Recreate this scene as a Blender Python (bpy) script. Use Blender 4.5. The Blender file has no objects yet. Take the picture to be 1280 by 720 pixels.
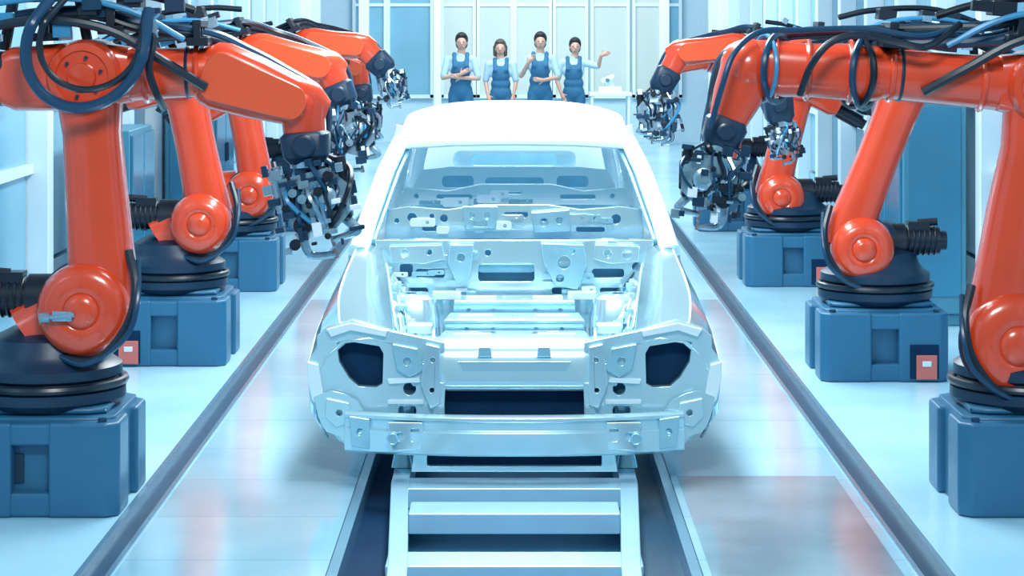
import bpy, bmesh, math, random
from mathutils import Vector as V, Matrix
random.seed(7)
PI = math.pi
C = bpy.context.scene.collection
F = 2780.0; H = 2.04; CX = 643.0
def S(Y): return F / Y
def W(px, py, Y): return V(((px-CX)/S(Y), Y, H-(py-20)/S(Y)))

# ---------------------------------------------------------------- materials
def mat(name, col, rough=.5, metal=0., coat=0., noise=0., nscale=8., bump=0., emit=None, estr=0., spec=.5):
    m = bpy.data.materials.new(name); m.use_nodes = True
    nt = m.node_tree; b = nt.nodes['Principled BSDF']
    b.inputs['Base Color'].default_value = (*col, 1); b.inputs['Roughness'].default_value = rough
    b.inputs['Metallic'].default_value = metal; b.inputs['Coat Weight'].default_value = coat; b.inputs['Coat Roughness'].default_value = .12
    b.inputs['Specular IOR Level'].default_value = spec
    if emit:
        b.inputs['Emission Color'].default_value = (*emit, 1); b.inputs['Emission Strength'].default_value = estr
    tc = nt.nodes.new('ShaderNodeTexCoord')
    n = nt.nodes.new('ShaderNodeTexNoise'); n.inputs['Scale'].default_value = nscale; n.inputs['Detail'].default_value = 4
    nt.links.new(tc.outputs['Object'], n.inputs['Vector'])
    if noise > 0:
        r = nt.nodes.new('ShaderNodeMixRGB'); r.blend_type = 'MIX'
        r.inputs[1].default_value = (*[max(0, c*(1-noise)) for c in col], 1)
        r.inputs[2].default_value = (*[min(1, c*(1+noise)) for c in col], 1)
        nt.links.new(n.outputs['Fac'], r.inputs[0]); nt.links.new(r.outputs[0], b.inputs['Base Color'])
    return m
M = {}
M['orange'] = mat('orange_paint', (.79,.062,.015), .27, 0, .85, noise=.16, nscale=3)
M['orange2'] = mat('orange_cover', (.89,.100,.030), .3, 0, .7, noise=.05)
M['blue'] = mat('blue_base_paint', (.022,.14,.265), .45, 0, .2, noise=.1, nscale=4)
M['navy'] = mat('navy_casting', (.008,.03,.068), .4, noise=.15)
M['black'] = mat('black_motor', (.005,.010,.022), .38, noise=.2)
M['hose'] = mat('blue_hose', (.008,.048,.11), .3, noise=.1)
M['hose2'] = mat('black_hose', (.006,.014,.028), .3)
M['hose3'] = mat('light_hose', (.05,.27,.48), .3)
M['steel'] = mat('gun_steel', (.42,.58,.69), .25, .8, noise=.3, nscale=20)
M['dsteel'] = mat('dark_gun_steel', (.025,.07,.13), .32, .6, noise=.3, nscale=20)
M['copper'] = mat('electrode_copper', (.35,.28,.26), .3, .8)
M['panelred'] = mat('connector_red', (.72,.17,.14), .5, noise=.1)
M['white'] = mat('white_mark', (.80,.87,.93), .5)
M['car'] = mat('zinc_body', (.64,.88,.98), .17, .66, .3, noise=.06, nscale=5)
M['carf'] = mat('zinc_front', (.60,.85,.96), .2, .55, .3, noise=.08, nscale=5)
M['car2'] = mat('zinc_shaded', (.42,.72,.87), .22, .55, .2, noise=.2, nscale=9)  # body zinc again, darker cyan so shade is in the colour
M['car3'] = mat('roof_white', (.80,.94,1.), .28, .12, .3, noise=.03)
M['hole_shade'] = mat('cavity_shade', (.006,.034,.085), .7, noise=.3, spec=.08)  # near-black colour standing in for shade inside openings and recesses
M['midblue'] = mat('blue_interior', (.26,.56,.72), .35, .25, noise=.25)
M['deep'] = mat('deep_blue_shade', (.045,.19,.33), .45, .2, noise=.3)  # dark blue carrying painted shade, mainly on backing plates
M['skid'] = mat('skid_steel', (.48,.75,.89), .25, .35, noise=.08)
M['wallw'] = mat('wall_white', (.57,.77,.87), .5, noise=.06)
M['post'] = mat('post_white', (.80,.91,.96), .4)
M['glass1'] = mat('pale_glass', (.24,.51,.66), .2, .1, noise=.2, nscale=1.2)
M['glass2'] = mat('blue_glass', (.05,.23,.37), .2, .1, noise=.25, nscale=1.2)
M['cream'] = mat('cream_window', (.52,.62,.59), .4, noise=.12, nscale=.8, emit=(.92,.96,.89), estr=.09)
M['cab'] = mat('cabinet_paint', (.07,.25,.36), .4, noise=.08)
M['skin'] = mat('skin', (.60,.34,.26), .55)
M['hair'] = mat('hair_black', (.012,.014,.02), .6)
M['hairg'] = mat('hair_brown', (.085,.07,.06), .6)
M['shirt'] = mat('shirt_blue', (.40,.58,.71), .8, noise=.15, nscale=20)
M['bib'] = mat('overall_blue', (.028,.145,.28), .8, noise=.2, nscale=20)
M['shoe'] = mat('shoe_black', (.01,.012,.02), .5)
M['lip'] = mat('lip', (.4,.1,.09), .5)

def floormat(name, c1, c2, rough, brick=False, scale=.8, metal=0., seam=(.3,.45,.55)):
    m = bpy.data.materials.new(name); m.use_nodes = True; nt = m.node_tree; b = nt.nodes['Principled BSDF']
    tc = nt.nodes.new('ShaderNodeTexCoord'); n = nt.nodes.new('ShaderNodeTexNoise')
    n.inputs['Scale'].default_value = scale; n.inputs['Detail'].default_value = 5
    nt.links.new(tc.outputs['Object'], n.inputs['Vector'])
    cr = nt.nodes.new('ShaderNodeValToRGB'); cr.color_ramp.elements[0].color = (*c1,1); cr.color_ramp.elements[1].color = (*c2,1)
    cr.color_ramp.elements[0].position = .35; cr.color_ramp.elements[1].position = .65
    nt.links.new(n.outputs['Fac'], cr.inputs[0])
    out = cr.outputs[0]
    if brick:
        br = nt.nodes.new('ShaderNodeTexBrick'); br.offset = 0; br.inputs['Scale'].default_value = 1
        br.inputs['Brick Width'].default_value = 40; br.inputs['Row Height'].default_value = .72; br.inputs['Mortar Size'].default_value = .005
        br.inputs['Color1'].default_value = (1,1,1,1); br.inputs['Color2'].default_value = (.93,.95,.97,1); br.inputs['Mortar'].default_value = (*seam,1)
        mp = nt.nodes.new('ShaderNodeMapping'); mp.inputs['Location'].default_value = (20,.3,0)
        nt.links.new(tc.outputs['Object'], mp.inputs[0]); nt.links.new(mp.outputs[0], br.inputs['Vector'])
        mx = nt.nodes.new('ShaderNodeMixRGB'); mx.blend_type = 'MULTIPLY'; mx.inputs[0].default_value = 1
        nt.links.new(out, mx.inputs[1]); nt.links.new(br.outputs['Color'], mx.inputs[2]); out = mx.outputs[0]
    nt.links.new(out, b.inputs['Base Color'])
    rr = nt.nodes.new('ShaderNodeMapRange'); rr.inputs[3].default_value = rough*.7; rr.inputs[4].default_value = rough*1.3
    nt.links.new(n.outputs['Fac'], rr.inputs[0]); nt.links.new(rr.outputs[0], b.inputs['Roughness'])
    b.inputs['Metallic'].default_value = metal
    return m
M['floor'] = floormat('painted_floor', (.39,.67,.81), (.50,.77,.89), .22)
M['plate'] = floormat('steel_floor_plates', (.38,.67,.81), (.55,.81,.92), .13, True, .9, .3, (.66,.76,.82))
M['plate2'] = floormat('grey_steel_plate', (.20,.30,.37), (.40,.56,.65), .14, False, .9, .3)
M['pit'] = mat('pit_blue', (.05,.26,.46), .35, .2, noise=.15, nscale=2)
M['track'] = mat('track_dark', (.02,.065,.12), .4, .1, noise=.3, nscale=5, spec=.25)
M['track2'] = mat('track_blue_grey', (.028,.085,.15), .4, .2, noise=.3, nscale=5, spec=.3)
M['trackl'] = mat('track_steel', (.30,.52,.66), .25, .7)

# ---------------------------------------------------------------- mesh builder
def frame(t):
    t = t.normalized(); a = V((0,1,0)) if abs(t.y) < .9 else V((0,0,1))
    s = t.cross(a).normalized(); b = s.cross(t).normalized(); return s, b
def crom(pts, k=6):
    pts = [V(p) for p in pts]
    if len(pts) < 3: return pts
    out = []; P = [pts[0]*2-pts[1]] + pts + [pts[-1]*2-pts[-2]]
    for i in range(1, len(P)-2):
        for j in range(k):
            t = j/k; a,b,c,d = P[i-1],P[i],P[i+1],P[i+2]
            out.append(.5*((2*b)+(c-a)*t+(2*a-5*b+4*c-d)*t*t+(3*b-a-3*c+d)*t**3))
    out.append(pts[-1]); return out
class MB:
    def __init__(s): s.bm = bmesh.new()
    def ringloft(s, rings, cap=True):
        rv = [[s.bm.verts.new(p) for p in r] for r in rings]
        for a, b in zip(rv, rv[1:]):
            n = len(a)
            for i in range(n): s.bm.faces.new((a[i], a[(i+1)%n], b[(i+1)%n], b[i]))
        if cap: s.bm.faces.new(rv[0][::-1]); s.bm.faces.new(rv[-1])
        return s
    def box(s, c, size, rot=None):
        r = bmesh.ops.create_cube(s.bm, size=1)
        mt = Matrix.Translation(V(c)) @ (rot.to_4x4() if rot else Matrix()) @ Matrix.Diagonal((*size, 1))
        bmesh.ops.transform(s.bm, matrix=mt, verts=r['verts']); return s
    def cyl(s, p0, p1, r0, r1=None, n=24):
        p0, p1 = V(p0), V(p1); r1 = r0 if r1 is None else r1; a, b = frame(p1-p0)
        rg = [[p+a*r*math.cos(2*PI*i/n)+b*r*math.sin(2*PI*i/n) for i in range(n)] for p, r in ((p0,r0),(p1,r1))]
        return s.ringloft(rg)
    def lathe(s, c, ax, prof, n=32):
        c = V(c); ax = V(ax).normalized(); a, b = frame(ax)
        rg = [[c+ax*h+a*r*math.cos(2*PI*i/n)+b*r*math.sin(2*PI*i/n) for i in range(n)] for r, h in prof]
        return s.ringloft(rg)
    def tube(s, pts, r, n=8, k=6, closed=False):
        pts = crom(pts, k); rg = []; a = None
        for i, p in enumerate(pts):
            t = (pts[min(i+1, len(pts)-1)]-pts[max(i-1, 0)])
            if t.length < 1e-6: continue
            t.normalize()
            if a is None: a, _ = frame(t)
            a = (a-t*a.dot(t)).normalized(); b = t.cross(a)
            rr = r(i/(len(pts)-1)) if callable(r) else r
            rg.append([p+a*rr*math.cos(2*PI*j/n)+b*rr*math.sin(2*PI*j/n) for j in range(n)])
        return s.ringloft(rg)
    def loft(s, pts, ws, ds, n=24, e=3., up=None, close=False):
        rg = []; pts = [V(p) for p in pts]
        for i, p in enumerate(pts):
            t = (pts[min(i+1, len(pts)-1)]-pts[max(i-1, 0)]).normalized()
            if up: b = V(up); sd = t.cross(b).normalized(); b = sd.cross(t).normalized()
            else: sd, b = frame(t)
            w, d = ws[i]/2, ds[i]/2; r = []
            for j in range(n):
                an = 2*PI*j/n; cx, sy = math.cos(an), math.sin(an)
                r.append(p+sd*w*math.copysign(abs(cx)**(2/e), cx)+b*d*math.copysign(abs(sy)**(2/e), sy))
            rg.append(r)
        return s.ringloft(rg)
    def sphere(s, c, r, sc=(1,1,1), u=20, v=12):
        o = bmesh.ops.create_uvsphere(s.bm, u_segments=u, v_segments=v, radius=r)
        bmesh.ops.transform(s.bm, matrix=Matrix.Translation(V(c)) @ Matrix.Diagonal((*sc,1)), verts=o['verts']); return s
    def torus(s, c, ax, R, r, n=32, m=8, sc=1.):
        c = V(c); ax = V(ax).normalized(); a, b = frame(ax); rv = []
        for i in range(n):
            an = 2*PI*i/n; d = a*math.cos(an)+b*math.sin(an)*sc
            rv.append([s.bm.verts.new(c+d*R+(d*math.cos(2*PI*j/m)+ax*math.sin(2*PI*j/m))*r) for j in range(m)])
        for i in range(n):
            p, q = rv[i], rv[(i+1)%n]
            for j in range(m): s.bm.faces.new((p[j], p[(j+1)%m], q[(j+1)%m], q[j]))
        return s
    def plate(s, outer, holes, f, t, cuts=()):
        bm = bmesh.new(); ed = []
        for lp in [outer]+list(holes):
            vs = [bm.verts.new((x, y, 0)) for x, y in lp]
            ed += [bm.edges.new((vs[i], vs[(i+1)%len(vs)])) for i in range(len(vs))]
        bmesh.ops.triangle_fill(bm, use_beauty=True, use_dissolve=False, edges=ed)
        for axis, val in cuts:
            co = (val,0,0) if axis == 0 else (0,val,0); no = (1,0,0) if axis == 0 else (0,1,0)
            bmesh.ops.bisect_plane(bm, geom=bm.verts[:]+bm.edges[:]+bm.faces[:], plane_co=co, plane_no=no)
        r = bmesh.ops.extrude_face_region(bm, geom=bm.faces[:])
        for v in r['geom']:
            if isinstance(v, bmesh.types.BMVert): v.co.z = t
        bmesh.ops.recalc_face_normals(bm, faces=bm.faces[:])
        for v in bm.verts: v.co = f(v.co.x, v.co.y, v.co.z)
        me = bpy.data.meshes.new('t'); bm.to_mesh(me); bm.free(); s.bm.from_mesh(me); bpy.data.meshes.remove(me); return s
    def grid(s, rows):
        rv = [[s.bm.verts.new(p) for p in r] for r in rows]
        for a, b in zip(rv, rv[1:]):
            for i in range(len(a)-1): s.bm.faces.new((a[i], a[i+1], b[i+1], b[i]))
        return s
    def build(s, name, m, parent=None, bevel=0, ang=35, solid=0, sub=0, mats=None, remesh=0, flat=False, origin=None):
        bmesh.ops.recalc_face_normals(s.bm, faces=s.bm.faces[:])
        me = bpy.data.meshes.new(name)
        root = parent; off = V((0,0,0))
        if parent is not None:
            while root.parent: root = root.parent
            off = root.location.copy()
        elif origin is not None: off = V(origin)
        bmesh.ops.translate(s.bm, verts=s.bm.verts[:], vec=-off)
        s.bm.to_mesh(me); s.bm.free(); me.materials.append(m)
        if not flat:
            me.polygons.foreach_set('use_smooth', [True]*len(me.polygons))
            if not sub and not remesh: me.set_sharp_from_angle(angle=math.radians(ang))
        o = bpy.data.objects.new(name, me); C.objects.link(o)
        if parent is not None: o.parent = parent
        elif origin is not None: o.location = off
        if solid: d = o.modifiers.new('solid', 'SOLIDIFY'); d.thickness = solid; d.offset = 0
        if sub: d = o.modifiers.new('sub', 'SUBSURF'); d.levels = sub; d.render_levels = sub
        if remesh:
            d = o.modifiers.new('rm', 'REMESH'); d.mode = 'VOXEL'; d.voxel_size = remesh; d.use_smooth_shade = True
            d = o.modifiers.new('sm', 'SMOOTH'); d.factor = .5; d.iterations = 3
        if bevel:
            d = o.modifiers.new('bev', 'BEVEL'); d.width = bevel; d.segments = 2; d.limit_method = 'ANGLE'; d.angle_limit = math.radians(40); d.harden_normals = True
        return o
def circ(x, y, r, n=16, ry=None): return [(x+r*math.cos(2*PI*i/n), y+(ry or r)*math.sin(2*PI*i/n)) for i in range(n)]
def rr(x0, y0, x1, y1, r, k=4):
    o = []
    for cx, cy, a in ((x1-r,y1-r,0),(x0+r,y1-r,90),(x0+r,y0+r,180),(x1-r,y0+r,270)):
        for i in range(k+1):
            t = math.radians(a+90*i/k); o.append((cx+r*math.cos(t), cy+r*math.sin(t)))
    return o
def thing(name, label, cat, loc, group=None):
    o = bpy.data.objects.new(name, None); C.objects.link(o); o.location = loc
    o['label'] = label; o['category'] = cat
    if group: o['group'] = group
    o.empty_display_size = .2
    return o
def struct(o, label=None):
    o['kind'] = 'structure'
    if label: o['label'] = label
    return o

# ---------------------------------------------------------------- setting
def slab(name, x0, x1, y0, y1, z0, z1, m, parent=None, **k):
    return MB().box(((x0+x1)/2,(y0+y1)/2,(z0+z1)/2), (x1-x0,y1-y0,z1-z0)).build(name, m, parent, flat=True, **k)
fl = MB()
for sx in (-1, 1):
    fl.box((sx*(1.60+3.4)/2, 20, -.2), (3.4-1.60, 34, .4))
fl.box((0,26.5,-.2),(2.94,21,.4))
struct(fl.build('floor', M['floor'], flat=True), 'pale blue painted factory floor')
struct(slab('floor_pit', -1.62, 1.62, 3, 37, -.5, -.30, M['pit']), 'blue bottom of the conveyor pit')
for sx, nm in ((-1,'left'),(1,'right')):
    a, b = sorted((sx*.69, sx*1.47))
    struct(slab('floor_plates_'+nm, a, b, 3, 16, -.30, 0, M['plate']), 'light steel floor plates beside conveyor, %s of car' % nm)
struct(slab('floor_grey_plate', .72, 1.42, 6.5, 9.85, 0, .003, M['plate2']), 'grey steel plate in the floor right of the skid')  # darker grey slab laid over the lighter floor plates
for sx, nm in ((-1,'left'),(1,'right')):
    t = thing('floor_track', 'long dark floor track with bright steel rails, %s of the car body' % nm, 'floor track', (sx*1.53, 9, -.30), 'floor tracks along the line')
    a, b = sorted((sx*1.47, sx*1.60))
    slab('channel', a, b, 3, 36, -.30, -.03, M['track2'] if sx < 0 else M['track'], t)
    for xx in (1.478, 1.592): slab('rail', min(sx*xx-.010, sx*xx+.010), max(sx*xx-.010, sx*xx+.010), 3, 36, -.03, .008, M['trackl'], t)
for sx, nm in ((-1,'left'),(1,'right')):
    t = thing('conveyor_rail', 'dark conveyor rail running under the %s side of the skid' % nm, 'conveyor rail', (sx*.6, 9, -.30), 'conveyor rails in the pit')
    a, b = sorted((sx*.50, sx*.685)); slab('rail_bed', a, b, 3, 16, -.30, -.10, M['hole_shade'] if sx < 0 else M['track'], t)
    slab('rail_strip', sx*.668-.02, sx*.668+.02, 3, 16, -.10, -.005, M['trackl'], t)

# side walls: glazed partitions
for sx, nm in ((-1,'left'),(1,'right')):
    X = sx*3.2
    w = struct(slab('wall_'+nm, min(X,X+sx*.1), max(X,X+sx*.1), 3, 36, 0, 4, M['wallw']), 'pale %s side wall behind glazed partition' % nm)
    for k in range(20):
        y = 5.2+k*1.55
        MB().box((X-sx*.09, y, 2), (.18,.16,4)).build('post', M['post'], w, bevel=.01)
        g = M['glass2'] if (k*7+(3 if sx>0 else 0))%5 in (1,3) else M['glass1']
        MB().box((X-sx*.02, y+.775, 1.85), (.03,1.36,2.9)).build('glass_pane', g, w)
        MB().box((X-sx*.03, y+.775, .2), (.05,1.38,.36)).build('kick_panel', M['glass1'], w)
        MB().box((X-sx*.05, y+.775, 1.05 if k%2 else 1.45), (.07,1.38,.06)).build('cross_rail', M['post'], w)
bw = struct(slab('wall_back', -3.3, 3.3, 36, 36.15, 0, 4, M['wallw']), 'white far wall with tall pale windows')
wi = 0
for x0, x1 in ((443,452),(458,482),(486,540),(553,593),(598,640),(644,688),(693,733),(740,785),(792,826),(834,850)):
    wi += 1; a = (x0-CX)/S(36); b = (x1-CX)/S(36)
    m = M['cream'] if x0 in (553,598,644,693,740,792) else M['glass1']
    wn = slab('window_%d' % wi, a, b, 35.95, 36.0, .75, 3.3, m); struct(wn, 'tall window pane in far wall')
    fr = MB()
    for x in (a, b): fr.box((x, 35.93, 2.02), (.05,.08,2.6))
    fr.box(((a+b)/2, 35.93, .74), (b-a+.05,.08,.06)); fr.box(((a+b)/2, 35.93, 3.3), (b-a+.05,.08,.06)); fr.box(((a+b)/2, 35.94, 2.22), (b-a,.06,.05))
    fr.build('window_frame', M['post'], wn)
for i, px in enumerate((455, 547, 830)):
    x = (px-CX)/S(35); struct(MB().box((x, 35, 2), (.16 if i!=1 else .12,.2,4)).build('trim_%d' % (i+1), M['post'], bevel=.01), 'white column before the far wall')

# ---------------------------------------------------------------- robot arms
def weld_gun(robot, o, D, sz, sg, seed):
    R = random.Random(seed)
    D = D.normalized(); s, b = frame(D)
    if s.x*sg > 0: s = -s
    q = lambda d, u, w: o+(D*d+s*u+b*w)*sz
    rot = Matrix((s, b, D)).transposed()
    g = MB().box(q(.17,0,0), V((.20,.16,.20))*sz, rot).box(q(.05,.0,0), V((.12,.13,.12))*sz, rot).box(q(.22,.12,.02), V((.10,.12,.12))*sz, rot).build('welding_gun', M['dsteel'], robot, bevel=.008*sz)
    for w in (-.105,.09):
        MB().plate([(-.14,.04),(.10,.02),(.19,.12),(.18,.24),(.06,.34),(-.12,.27)], [circ(0,.16,.035,12), circ(.10,.21,.02,10), circ(-.06,.10,.018,10), circ(-.07,.22,.02,10)],
                lambda x, y, z, w=w: q(y, x, w+z), .012).build('side_plate', M['steel'] if w < 0 else M['dsteel'], g)
    for u, w in ((-.15,-.04),(.16,-.06)):
        MB().cyl(q(-.02,u,w), q(.20,u,w), .030*sz, n=16).cyl(q(.20,u,w), q(.27,u,w), .013*sz, n=12).cyl(q(.02,u,w), q(.05,u,w), .036*sz, n=16).build('actuator', M['steel'] if u < 0 else M['black'], g)
    for k, (u0, u1, d1) in enumerate(((.10,.16,.35),(-.08,-.08,.42))):
        pts = [q(.24,u0,0), q(.31,u1,-.02), q(d1,u1+.02,-.02), q(d1+.02, .06, -.02)]
        MB().tube(pts, lambda t: (.030-.014*t)*sz, n=10).build('electrode_arm', M['steel'], g)
        e = pts[-1]; dd = D*(.03 if k == 0 else -.03)*sz
        MB().cyl(e-dd*.6, e+dd, .014*sz, .009*sz, n=12).build('electrode_tip', M['copper'], g)
    MB().lathe(q(.16,.06,-.12), -b, [(.001,0),(.065*sz,0),(.065*sz,.02*sz),(.045*sz,.03*sz),(.02*sz,.03*sz),(.02*sz,.045*sz),(.001,.045*sz)], 20).build('drive_wheel', M['steel'], g)
    MB().lathe(q(.27,-.06,-.11), -b, [(.001,0),(.045*sz,0),(.045*sz,.02*sz),(.02*sz,.02*sz),(.001,.03*sz)], 16).build('pulley', M['black'], g)
    for k in range(12):
        a = R.uniform(-.14,.14); c = R.uniform(-.1,.08)
        pts = [q(-.05,a*.5,c), q(.03,a+R.uniform(-.07,.07),c+R.uniform(-.08,.0)), q(.13,a+R.uniform(-.08,.08),-.15+R.uniform(-.03,.03)), q(.24+R.uniform(-.03,.08),a*.7+R.uniform(-.08,.08),-.12), q(.28,a*.3,c*.5)]
        MB().tube(pts, R.choice((.007,.010,.014))*sz, n=6).build('gun_cable', (M['hose2'], M['hose3'], M['hose'], M['hose2'], M['steel'], M['hose'])[k%6], g)
    for k in range(42):
        sc_ = V((R.uniform(.012,.075), R.uniform(.02,.06), R.uniform(.012,.07)))*sz
        MB().box(q(R.uniform(-.02,.38), R.uniform(-.20,.20), R.uniform(-.16,-.07)), sc_, rot).build('clamp', R.choice((M['steel'], M['dsteel'], M['dsteel'], M['black'], M['dsteel'], M['white'])), g, bevel=.003)
    for k in range(8):
        c = q(R.uniform(.0,.36), R.uniform(-.19,.19), -.15); ra = R.uniform(.012,.028)*sz
        MB().cyl(c, c-b*.03*sz, ra, n=14).cyl(c, c-b*.04*sz, ra*.4, n=10).build('fitting', R.choice((M['steel'], M['black'])), g)

def robot(Xc, Yc, sg, hub, E, Mi, W1, W2, T, label, fa=(.23,.27,.20), loops=(), seed=1, gs=1., red=True, rings=(), hs=1., lo=.06, fe=3.6, ws=.45, drapes=(), wsc=1.):
    r = thing('robot_arm', label, 'robot arm', (Xc, Yc, 0), 'orange robot arms along the line')
    ya = Yc-.08
    P = lambda p, dy=0: W(p[0], p[1], ya+dy)
    hub, E, Mi, W1, W2, T = P(hub), P(E), P(Mi,.02), P(W1,.05), P(W2,.05), P(T,.05)
    oct_ = [(-.33,-.26),(-.25,-.30),(.25,-.30),(.33,-.26),(.33,.26),(.25,.335),(-.25,.335),(-.33,.26)]
    b = MB().plate(oct_, [], lambda x, y, z: V((Xc+x, Yc+y, z)), .40)
    b.plate([(x*.88,y*.88) for x, y in oct_], [], lambda x, y, z: V((Xc+x, Yc+y, .40+z)), .03)
    b.box((Xc,Yc-.31,.05), (.40,.10,.10)).box((Xc,Yc-.315,.335), (.36,.09,.09))
    for i in (-1,1):
        for j in (-1,1):
            pl = [(-.16,-.10),(.08,-.10),(.125,-.055),(.125,.16),(-.16,.16)]
            b.plate(pl, [], lambda x, y, z, i=i, j=j: V((Xc+i*(.235+x), Yc+j*(.27-y), z)), .385 if j < 0 else .37)
    base = b.build('base', M['blue'], r, bevel=.016)
    px = Xc+sg*.215; yf = Yc-.37
    if red:
        MB().box((px,yf-.002,.115), (.16,.012,.19)).build('dark_recess_plate', M['hole_shade'], base, bevel=.003)  # flush dark plate, its colour stands in for recess shade
        cp = MB().box((px+.012,yf-.009,.085), (.115,.014,.135)).build('connector_panel', M['panelred'], base, bevel=.004)
        MB().box((px+.012,yf-.017,.105), (.05,.006,.03)).build('connector_plug', M['white'], cp, bevel=.003)
    else:
        MB().box((Xc+.06*sg,yf+.066,.19), (.05,.01,.12)).build('dark_recess_plate', M['navy'], base, bevel=.003)
    for i in (-1,1):
        MB().cyl((Xc+i*.29,Yc-.33,.38),(Xc+i*.29,Yc-.33,.40),.018,n=6).build('anchor_bolt', M['dsteel'], base)
    MB().lathe((Xc,Yc,0), (0,0,1), [(.29,.41),(.325,.44),(.325,.48),(.305,.49),(.29,.52),(.31,.535),(.31,.575),(.27,.60),(.25,.63),(.23,.69),(.15,.73)], 48).build('turntable', M['navy'], r)
    MB().torus((Xc,Yc,.505), (0,0,1), .320, .018, 48, 8).build('turntable_cable', M['hose2'], r)
    out = V((sg,0,0)); hy = V((0,1,0))
    c1 = V((Xc+sg*.02, ya+.10, .66))
    MB().loft([hub+hy*.12+V((0,0,.10)), hub+hy*.12, (hub+hy*.1)*.5+c1*.5, c1], [.20,.34,.40,.44], [.30,.36,.38,.40], n=28, e=2.6).build('shoulder_casting', M['orange'] if sg < 0 else M['navy'], r)
    m = MB(); a = hub+out*.12+hy*.04+V((0,0,.03))
    m.cyl(a, a+out*.14, .10, n=24).cyl(a+out*.14, a+out*.34, .078, n=24).cyl(a+out*.34, a+out*.38, .055, n=20)
    m.box(a+out*.22+V((0,0,.085)), (.12,.09,.05)).cyl(a+out*.22+V((0,0,.10)), a+out*.33+V((0,-.02,.11)), .022, n=10)
    for q in range(7): m.torus(a+out*(.13+q*.03), out, .08, .006, 24, 6)
    m.build('shoulder_motor', M['black'], r)
    k = hs
    hb = MB().lathe(hub+hy*-.02, (0,-1,0), [(.175*k,0),(.180*k,.09),(.178*k,.12),(.168*k,.145),(.152*k,.162),(.130*k,.172),(.10*k,.178),(.075*k,.178),(.068*k,.172),(.06*k,.186),(.03*k,.194),(.001,.195)], 64).build('shoulder_hub', M['orange'], r, ang=50)
    MB().torus(hub+hy*-.05, hy, .180*k, .010, 48, 8).build('seal_ring', M['navy'], hb)
    for q in range(8):
        an = 2*PI*q/8; MB().cyl(hub+V((.098*k*math.cos(an),-.19,.098*k*math.sin(an))), hub+V((.098*k*math.cos(an),-.203,.098*k*math.sin(an))), .007, n=6).build('bolt', M['orange'], hb)
    MB().tube([hub+V((sg*.14,-.10,-.19)), hub+V((-sg*.06,-.2,-.20)), hub+V((-sg*.19,-.2,-.06)), hub+V((-sg*.22,-.16,.10)), hub+V((-sg*.18,-.10,.24))], .019).build('shoulder_hose', M['hose2'], r)
    MB().tube([hub+V((sg*.16,-.10,-.17)), hub+V((-sg*.02,-.2,-.215)), hub+V((-sg*.19,-.22,-.10)), hub+V((-sg*.235,-.2,.05)), hub+V((-sg*.22,-.10,.20))], .012).build('shoulder_cable', M['hose'], r)
    if seed == 1:
        hc = MB().cyl(hub+V((-.13,-.225,-.02)), hub+V((-.02,-.225,-.01)), .010, n=10).cyl(hub+V((-.16,-.225,-.022)), hub+V((-.12,-.225,-.02)), .02, n=10).cyl(hub+V((-.05,-.225,-.012)), hub+V((-.03,-.225,-.01)), .018, n=10)
        hc.box(hub+V((-.07,-.21,-.015)), (.08,.03,.04)).build('hub_connector', M['steel'], hb)
    h0 = hub-out*lo
    L = E-h0; lp = [h0+L*t+hy*-.03 for t in (0,.10,.25,.5,.75,.9,1)]
    la = MB().loft(lp, [.27*k,.27*k,.25*k,.235*k,.24,.27,.27], [.20,.22,.23,.22,.21,.20,.18], n=32, e=2.9).build('link_arm', M['orange'], r)
    eh = MB().lathe(E+hy*.20, (0,-1,0), [(.10,0),(.145,.02),(.155,.05),(.155,.33),(.14,.37),(.11,.375),(.105,.365),(.06,.365),(.055,.385),(.001,.39)], 40)
    fu = (Mi-E).normalized()
    eh.loft([E-fu*.36+hy*.03, E-fu*.30+hy*.03, E+fu*.02+hy*.02, E+fu*.18+hy*.01], [.22,.27,.29,.23], [.26,.30,.32,.24], n=28, e=5)
    eh = eh.build('elbow_housing', M['orange'], r)
    MB().torus(E+hy*-.14, hy, .13, .006, 40, 8).build('seal_ring', M['navy'], eh)
    for q in range(6):
        an = 2*PI*q/6+.3; c = E+V((.082*math.cos(an),-.172,.082*math.sin(an))); MB().cyl(c, c+hy*-.010, .008, n=8).build('cap_screw', M['navy'], eh)
    up = fu.cross(V((0,1,0))).normalized()
    if up.z < 0: up = -up
    for w, u in ((-.08,.06),(.08,.06),(0,-.06)):
        p = E-fu*.34+hy*(w+.03)+up*u; MB().cyl(p, p-fu*.22, .055, n=20).cyl(p-fu*.22, p-fu*.26, .04, n=16).build('wrist_motor', M['black'], r)
    f0, f1, f2 = fa; d = W1-Mi
    MB().loft([E+fu*.05, E+fu*.22, Mi-fu*.03, Mi+fu*.04], [f0*1.1,f0,f0*.93,f0*.9], [f0*1.1,f0,f0*.93,f0*.9], n=28, e=2.2).torus(Mi-fu*.05, fu, f0*.47, .014).torus(E+fu*.24, fu, f0*.51, .014).build('upper_forearm', M['orange'], r)
    MB().torus(Mi-fu*.09, fu, f0*.475, .008, 32, 6).build('joint_ring', M['navy'], r)
    du = d.normalized()
    fo = MB().loft([Mi-du*.06, Mi, Mi+d*.12, Mi+d*.5, Mi+d*.85, W1+du*.05, W1+du*.11], [f0*.7,f1*.93,f1,f1*.9,f2*1.08,f2*.95,f2*.5], [f0*.7,.19,.20,.19,.18,.17,.10], n=32, e=fe).build('forearm', M['orange'], r)
    us = du.cross(V((0,1,0))).normalized()
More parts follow.
